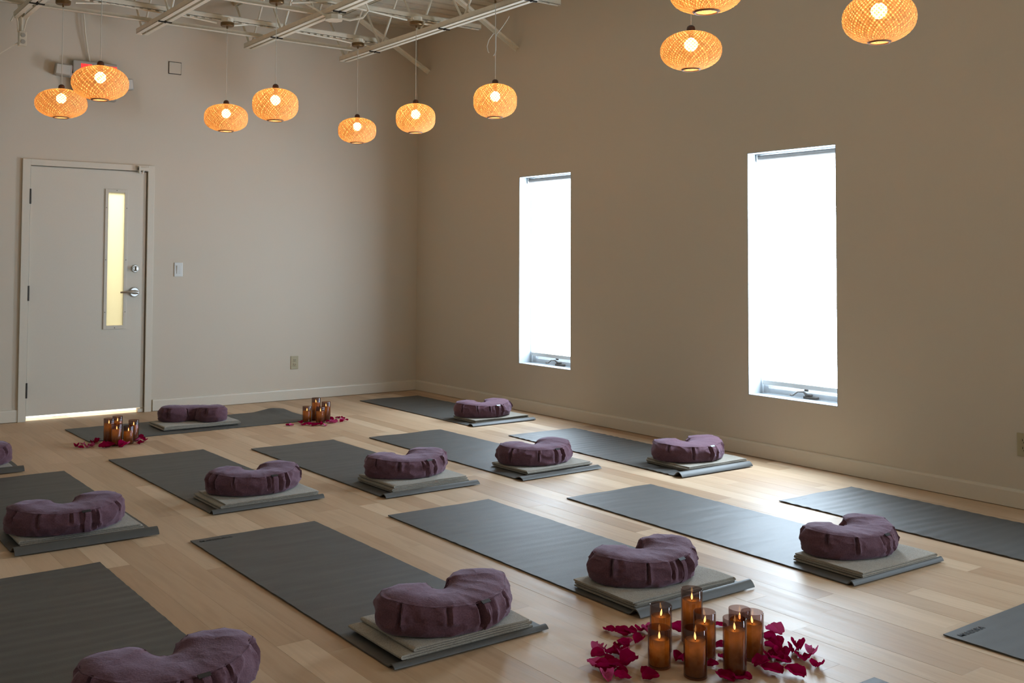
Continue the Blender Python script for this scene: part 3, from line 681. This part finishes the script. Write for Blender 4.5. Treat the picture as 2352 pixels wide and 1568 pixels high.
BL = {
 'B': (-3.400, -3.490, .555, .345, 4, .02, 'folded grey wool blanket under the second cushion of the middle row from the left'),
 'C': (-2.495, -3.640, .500, .365, 5, .0, 'thickly folded grey wool blanket below the cushion in the centre of the photo'),
 'D': (-1.610, -3.680, .515, .330, 3, .0, 'folded grey wool blanket under the cushion below the narrow window'),
 'E': (-.770, -4.150, .520, .350, 4, .0, 'folded grey wool blanket under the cushion closest to the window wall'),
 'F': (-.760, -2.010, .530, .290, 3, .0, 'folded grey wool blanket under the farthest cushion near the room corner'),
 'G': (-4.350, -3.605, .540, .300, 3, .0, 'folded grey wool blanket under the whole cushion at the left edge'),
 'H': (-4.555, -1.900, .540, .300, 3, .0, 'folded grey wool blanket cut off by the far left edge'),
 'I': (-3.655, -5.600, .510, .330, 5, .035, 'folded grey wool blanket with many layers under the bottom middle cushion'),
 'J': (-2.735, -5.665, .545, .320, 4, .0, 'folded grey wool blanket behind the near glass candles'),
 'K': (-1.755, -5.925, .515, .320, 4, .0, 'folded grey wool blanket under the right-hand front cushion'),
 'M': (-4.700, -5.640, .535, .330, 4, .0, 'folded grey wool blanket peeking out beside the cushion at the bottom left'),
}
BTOP = {}
for i, (k, (x, y, w, d, n, st, lab)) in enumerate(BL.items()):
    make_blanket(lab, x, y, w, d, n, i*3+1, MATS[k][2], step=st); BTOP[k] = .0095+n*.0074
make_blanket('rumpled folded grey wool blanket on the crosswise mat in front of the door', -2.845, -1.065, .585, .330, 4, 77, .0, flip=True)
BTOP['A'] = .0095+.0296

# ------------------------------------------------------------------ crescent cushions
def make_cushion(label, x, y, z, rz, scale, seed, hgt=.135, handle=.10, sag=.018):
    rn = random.Random(seed); R, r, A = .150, .112, math.radians(62)
    # outline: points with (spine point, outline point)
    out = []; NA, NC = 84, 26
    for i in range(NA): # convex side, from left to right
        a = -A+2*A*i/(NA-1); s = Vector((R*math.sin(a), -R*math.cos(a))); o_ = Vector((math.sin(a), -math.cos(a))); out.append((s, s+o_*r))
    for i in range(1, NC): # right end cap
        a = A; s = Vector((R*math.sin(a), -R*math.cos(a))); b = a+PI*i/NC; out.append((s, s+Vector((math.sin(b), -math.cos(b)))*r))
    NI = 34
    for i in range(NI): # concave side back from right to left
        a = A-2*A*i/(NI-1); s = Vector((R*math.sin(a), -R*math.cos(a))); o_ = Vector((-math.sin(a), math.cos(a))); rr = r*(1-.10*math.cos(a*1.4)); out.append((s, s+o_*rr))
    for i in range(1, NC):
        a = -A; s = Vector((R*math.sin(a), -R*math.cos(a))); b = a+PI+PI*i/NC; out.append((s, s+Vector((math.sin(b), -math.cos(b)))*r))
    n = len(out)
    pleats = []
    u = rn.uniform(0, .03)
    while u < 1: 
        pleats.append((u, rn.uniform(.008, .018), rn.uniform(.007, .013), rn.uniform(-.012, .012), rn.uniform(.45, .85))); u += rn.uniform(.085, .15)
    hu = .5*NA/n + handle*.25
    pleats += [(hu-.022, .016, .006, 0, .8), (hu+.024, .018, .0065, .0, .85)]
    prof = [(0, .004), (.5, .002), (.78, 0), (.87, .02), (.935, .07), (.975, .16), (1.0, .29), (1.01, .42), (.995, .56), (.965, .68), (.925, .77), (.885, .835), (.86, .872), (.850, .885), (.835, .888), (.82, .897), (.77, .925), (.68, .955), (.55, .98), (.40, .995), (.22, 1.0), (0, 1.0)]
    # refine side rows
    fine = []
    for a, b in zip(prof, prof[1:]):
        fine.append(a)
        if .05 < a[1] < .90: fine.append(((a[0]+b[0])/2, (a[1]+b[1])/2))
    fine.append(prof[-1]); prof = fine
    bm = bmesh.new(); cols = []
    for i, (s, o_) in enumerate(out):
        t_ = i/n; col = []
        horn = min(1, (abs(math.atan2(s.x, -s.y))/A))**2
        hh = hgt*(1+.10*horn) - sag*(1-horn)*.5
        dirv = (o_-s)
        for (f, zz) in prof:
            side = math.exp(-((zz-.5)/.36)**4) if f > .8 else 0
            dr = 0; tw = 0
            for (pu, pw, pd, slant, reach) in pleats:
                dd = (t_-pu-slant*(zz-.8)+.5) % 1-.5
                w_ = pw*.40
                if abs(dd) < .05:
                    g = max(0, min(1, (zz-(1-reach-.1))/.18))*max(0, min(1, (.92-zz)/.10))
                    dr -= 1.8*pd*math.exp(-(dd/(w_))**2)*g
                    dr += .9*pd*math.exp(-((dd-pw*.75)/(pw*.55))**2)*g + .4*pd*math.exp(-((dd+pw*.75)/(pw*.6))**2)*g
            p2 = s + dirv*f + (dirv.normalized() if dirv.length > 0 else dirv)*dr*(1 if f > .8 else 0)
            nz = noise.noise(Vector((p2.x*9+seed*5, p2.y*9, zz*2.2)))*.008 + noise.noise(Vector((p2.x*24, p2.y*24+seed, zz*4)))*.0028
            ridge = (1-abs(noise.noise(Vector((p2.x*14+seed, p2.y*14, zz*3+5)))))**6*.0065
            p2 = p2 + (dirv.normalized()*(nz+ridge)*(1 if f > .8 else 0))
            zpos = zz*hh
            if zz > .86: zpos += nz*.9 + ridge*.5 + (-.0022 if abs(zz-.885) < .004 else 0)
            if zz > .86 and f > .80: 
                zpos += .0012
            col.append(bm.verts.new((p2.x, p2.y, max(0, zpos))))
        cols.append(col)
    m_ = len(prof)
    for i in range(n):
        a, b = cols[i], cols[(i+1) % n]
        for j in range(m_-1): 
            bm.faces.new((a[j], b[j], b[j+1], a[j+1]))
    bmesh.ops.remove_doubles(bm, verts=bm.verts, dist=.0004)
    t = empty('meditation_cushion', (x, y, z), rz); t.scale = (scale*1.07, scale, scale*.80)
    tag(t, label, 'cushion', 'plum crescent meditation cushions')
    obj('cushion_body', bm, 'plum', t, True)
    # piping seam around the top panel
    bm = bmesh.new(); pp = [cols_ for cols_ in []]
    jseam = min(range(m_), key=lambda q: abs(prof[q][1]-.888)+abs(prof[q][0]-.838))
    pts = []
    for i, (s, o_) in enumerate(out):
        horn = min(1, (abs(math.atan2(s.x, -s.y))/A))**2; hh = hgt*(1+.10*horn)-sag*(1-horn)*.5
        f, zz = prof[jseam]; p2 = s+(o_-s)*f
        nz = noise.noise(Vector((p2.x*9+seed*5, p2.y*9, zz*2.2)))*.008 + noise.noise(Vector((p2.x*24, p2.y*24+seed, zz*4)))*.0028
        ridge = (1-abs(noise.noise(Vector((p2.x*14+seed, p2.y*14, zz*3+5)))))**6*.0065
        p3 = p2+(o_-s).normalized()*(nz+ridge); pts.append((p3.x, p3.y, zz*hh+nz*.9+ridge*.5+.0004))
    pts.append(pts[0]); tube(bm, pts, .0016, 5, False); obj('seam_piping', bm, 'plum', t, True)
    # carrying strap down the side
    ci = int(hu*n) % n; s, o_ = out[ci]; dv = (o_-s).normalized(); tv = Vector((-dv.y, dv.x)); bm = bmesh.new(); rows_ = []
    for q in range(13):
        v = q/12; zz = .90-.86*v; f = 1.0+.03*math.sin(PI*v)-.13*max(0, v-.80)/.20*.6-.12*max(0, .12-v)/.12
        base = s+(o_-s).normalized()*r*f+dv*.0035; off = .004*math.sin(v*5+seed)
        hh = hgt-sag*.5
        rows_.append([bm.verts.new((*(base+tv*(e+off)+dv*lift), zz*hh)) for e, lift in ((-.013, -.003), (-.011, .002), (0, .003), (.011, .002), (.013, -.003))])
    for a, b in zip(rows_, rows_[1:]):
        for q in range(4): bm.faces.new((a[q], a[q+1], b[q+1], b[q]))
    obj('carry_strap', bm, 'plum', t, True)
    bm = bmesh.new(); c0 = s+(o_-s).normalized()*r*.925; b2 = bmesh.new(); box(b2, -.018, .018, -.0015, .0015, -.007, .007)
    ang = math.atan2(tv.y, tv.x); merge(bm, b2, Matrix.Translation((c0.x, c0.y, .905*(hgt-sag*.5)+.001)) @ Matrix.Rotation(ang, 4, 'Z') @ Matrix.Rotation(-.9, 4, 'X'))
    obj('fabric_tag', bm, 'black', t)['label'] = 'small black sewn-in tag'
    return t
CU = {
 'B': (-3.116, -3.185, 0, .98, 'plum crescent cushion, second of the middle row, right of the left-edge cushion'),
 'C': (-2.253, -3.320, .03, .98, 'plum crescent cushion in the centre of the photo, deep dip in its top'),
 'D': (-1.368, -3.395, -.03, .97, 'plum crescent cushion below the narrow window'),
 'E': (-0.532, -3.870, -.08, .97, 'plum crescent cushion closest to the window wall, below the space between the windows'),
 'F': (-0.530, -1.735, -.06, .95, 'small-looking light plum cushion farthest away near the room corner'),
 'G': (-4.119, -3.380, .02, 1.00, 'plum crescent cushion whole at the left side of the photo'),
 'H': (-4.260, -1.660, .0, .98, 'plum crescent cushion cut off by the left edge, only a sliver showing'),
 'I': (-3.388, -5.365, .03, .97, 'largest whole plum crescent cushion, bottom middle'),
 'J': (-2.467, -5.380, .0, .94, 'plum crescent cushion right behind the near glass candles'),
 'K': (-1.493, -5.620, -.02, .92, 'plum crescent cushion on the right, front row, below the right window'),
 'M': (-4.345, -5.395, .0, .98, 'plum crescent cushion cut by the bottom edge at the lower left'),
}
for i, (k, (x, y, rz, sc, lab)) in enumerate(CU.items()):
    make_cushion(lab, x, y, BTOP[k]+.0005, rz, sc, i+3, hgt=.140, handle=.12)
make_cushion('plum cushion on the crosswise mat by the door, its hollow facing the camera', -2.60, -.94, BTOP['A']-.0015, PI-.55, .97, 40, hgt=.135, handle=0)

# ------------------------------------------------------------------ candles
def make_candle(x, y, h, label, group, seed):
    R_ = .035; t = tag(empty('glass_candle', (x, y, .0006), seed*1.3), label, 'candle', group)
    bm = bmesh.new(); lathe(bm, [(0, .0), (R_-.002, .0), (R_, .002), (R_, h-.001), (R_-.0008, h), (R_-.0022, h-.001), (R_-.0022, .006), (0, .006)], 40); obj('glass_cylinder', bm, 'amber', t, True)
    wt = h-.034; rw = R_-.0045
    bm = bmesh.new(); lathe(bm, [(rw-.001, .008), (rw, .010), (rw, wt-.002), (rw-.0015, wt), (rw-.008, wt-.0035), (.006, wt-.006), (0, wt-.006)], 36); obj('wax_pillar', bm, 'wax', t, True)
    bm = bmesh.new(); tube(bm, [(0, 0, wt-.006), (.0003, 0, wt-.001)], .0012, 6); fl = obj('wick', bm, 'print', t)
    tl = .003*math.sin(seed*2.1)
    bm = bmesh.new(); lathe(bm, [(0, wt-.003), (.0022, wt), (.0034, wt+.005), (.0030, wt+.010), (.0016, wt+.016), (0, wt+.021)], 12)
    for v in bm.verts: v.co.x += tl*(v.co.z-wt)/.02
    obj('flame', bm, 'flame', t, True)
    bm = bmesh.new(); lathe(bm, [(0, wt-.026), (.004, wt-.023), (.004, wt-.017), (0, wt-.014)], 10); obj('light_core', bm, 'led', t, True)
    return t
G1, G2, G3 = 'near group of eight glass candles', 'left far group of five glass candles', 'right far group of four glass candles'
CA = [(-3.007, -6.049, .120, 'short glass candle at the front left of the near group', G1), (-2.974, -6.164, .145, 'glass candle at the front of the near group, third from left', G1),
 (-2.908, -5.962, .145, 'glass candle at the back left of the near group, behind the short one', G1), (-2.764, -5.963, .170, 'tallest-standing glass candle at the back of the near group, by the mat end', G1),
 (-2.840, -6.083, .145, 'glass candle in the middle of the near group', G1), (-2.866, -6.223, .170, 'tall dark glass candle at the front right of the near group', G1),
 (-2.666, -6.078, .120, 'glass candle mostly hidden behind the tall one at the right of the near group', G1), (-2.717, -6.169, .145, 'rightmost glass candle of the near group', G1),
 (-3.303, -1.296, .170, 'tall glass candle at the left of the left far group', G2), (-3.278, -1.390, .142, 'glass candle at the front of the left far group', G2),
 (-3.225, -1.225, .170, 'tall glass candle at the back of the left far group', G2), (-3.134, -1.290, .144, 'rightmost glass candle of the left far group', G2), (-3.193, -1.369, .120, 'short glass candle at the front right of the left far group', G2),
 (-1.773, -1.202, .121, 'short leftmost glass candle of the right far group', G3), (-1.676, -1.164, .174, 'tall glass candle at the back of the right far group', G3),
 (-1.696, -1.277, .121, 'short glass candle at the front of the right far group', G3), (-1.621, -1.226, .147, 'rightmost glass candle of the right far group', G3)]
for i, c in enumerate(CA): make_candle(c[0], c[1], c[2], c[3], c[4], i)

# ------------------------------------------------------------------ rose petals
def petal_mesh(seed):
    rn = random.Random(seed); bm = bmesh.new(); NU, NV = 8, 7; g = []; cup = rn.uniform(.6, 2.0); tw = rn.uniform(-.5, .5); tipc = rn.uniform(-.3, .6); ph = rn.uniform(0, 6)
    for i in range(NU+1):
        u = i/NU; row = []
        wdt = math.sin(PI*min(1, .10+u*.86))**.6*(.62+.38*u)
        for j in range(NV+1):
            v = j/NV*2-1; x = v*wdt*.5; y = u
            z = cup*(v*v*wdt*.35) + tipc*.25*max(0, u-.6)**1.5*2 + .10*math.sin(u*3+ph)*v*tw + .16*noise.noise(Vector((u*3.5+seed, v*2.5, 0)))
            z += .12*(1-u)**2
            row.append(bm.verts.new((x, y-.5-(.06*math.exp(-(v/.35)**2) if i == NU else 0), z)))
        g.append(row)
    for i in range(NU):
        for j in range(NV): bm.faces.new((g[i][j], g[i+1][j], g[i+1][j+1], g[i][j+1]))
    zm = min(v.co.z for v in bm.verts)
    for v in bm.verts: v.co.z -= zm
    me = bpy.data.meshes.new('rose_petal'); bmesh.ops.recalc_face_normals(bm, faces=bm.faces); bm.to_mesh(me); bm.free(); me.shade_smooth(); return me
PM = []
for s in range(10):
    me = petal_mesh(s); me.materials.append(M['petal'] if s % 5 else M['petal_light']); PM.append(me)
rp = random.Random(12)
def floor_pt(px, py, z=0):
    d = Vector(((px-CX)/FPX, -(py-CY)/FPX, 1)); w = r2*d.x+u2*d.y+fw*d.z; t = (z-CAM.z)/w.z; return CAM+w*t
def petals(pts, group, label, base):
    for i, (px, py, L) in enumerate(pts):
        p = floor_pt(px, py); o = bpy.data.objects.new('rose_petal', PM[rp.randrange(10)]); COL.objects.link(o)
        ml = L; o.scale = (ml, ml*rp.uniform(.85, 1.15), ml*rp.uniform(.7, 1.2)); st = (i % 3)*.0012
        o.location = (p.x, p.y, .0012+st); o.rotation_euler = (rp.uniform(-.12, .12), rp.uniform(-.12, .12), rp.uniform(0, 6.28)); tag(o, label, 'petal', group)
near = [(1400, 1451, .05), (1428, 1459, .055), (1448, 1458, .05), (1472, 1452, .055), (1490, 1455, .05), (1468, 1474, .05), (1432, 1484, .045), (1418, 1486, .035), (1446, 1478, .03),
 (1372, 1492, .05), (1383, 1497, .04), (1374, 1510, .055), (1405, 1503, .05), (1425, 1503, .06), (1432, 1508, .05), (1446, 1526, .06), (1402, 1520, .045), (1365, 1533, .05), (1385, 1538, .055), (1412, 1534, .055),
 (1400, 1546, .06), (1428, 1546, .04), (1395, 1560, .05), (1430, 1563, .06), (1486, 1549, .05), (1494, 1562, .05), (1556, 1453, .05), (1562, 1518, .05), (1580, 1524, .04), (1637, 1532, .04), (1655, 1438, .04), (1658, 1488, .045), (1666, 1516, .05),
 (1780, 1457, .065), (1768, 1475, .05), (1786, 1480, .05), (1775, 1492, .055), (1796, 1508, .065), (1783, 1518, .06), (1765, 1508, .05), (1800, 1522, .05), (1832, 1490, .055), (1822, 1500, .05), (1844, 1515, .065), (1866, 1504, .05), (1878, 1534, .055),
 (1748, 1530, .06), (1772, 1545, .075), (1826, 1551, .07), (1665, 1562, .06), (1705, 1563, .065)]
petals(near, 'rose petals around the near candles', 'crimson rose petal on the floor around the near group of glass candles', 0)
far_l = [(176, 1027, .045), (190, 1021, .04), (186, 1031, .045), (200, 1028, .055), (210, 1026, .05), (220, 1017, .055), (214, 1021, .05), (224, 1013, .05), (238, 1029, .07), (252, 1026, .065), (260, 1020, .06), (274, 1023, .065), (282, 1026, .065), (290, 1022, .05), (314, 1013, .05), (318, 1020, .05), (324, 1018, .045), (326, 1011, .05), (333, 1013, .05), (322, 1006, .05)]
petals(far_l, 'rose petals around the left far candles', 'magenta rose petal on the floor around the left far group of candles', 0)
far_r = [(661, 978, .035), (669, 978, .04), (690, 973, .045), (697, 977, .045), (706, 975, .05), (715, 977, .05), (724, 978, .05), (733, 977, .05), (741, 976, .045), (748, 978, .04), (738, 971, .045), (755, 970, .05), (763, 971, .05), (760, 965, .05), (769, 972, .045), (775, 960, .035), (783, 960, .04), (789, 962, .035), (786, 967, .04), (784, 970, .035), (796, 966, .03)]
petals(far_r, 'rose petals around the right far candles', 'magenta rose petal on the floor around the right far group of candles', 0)
# a crumb on the boards
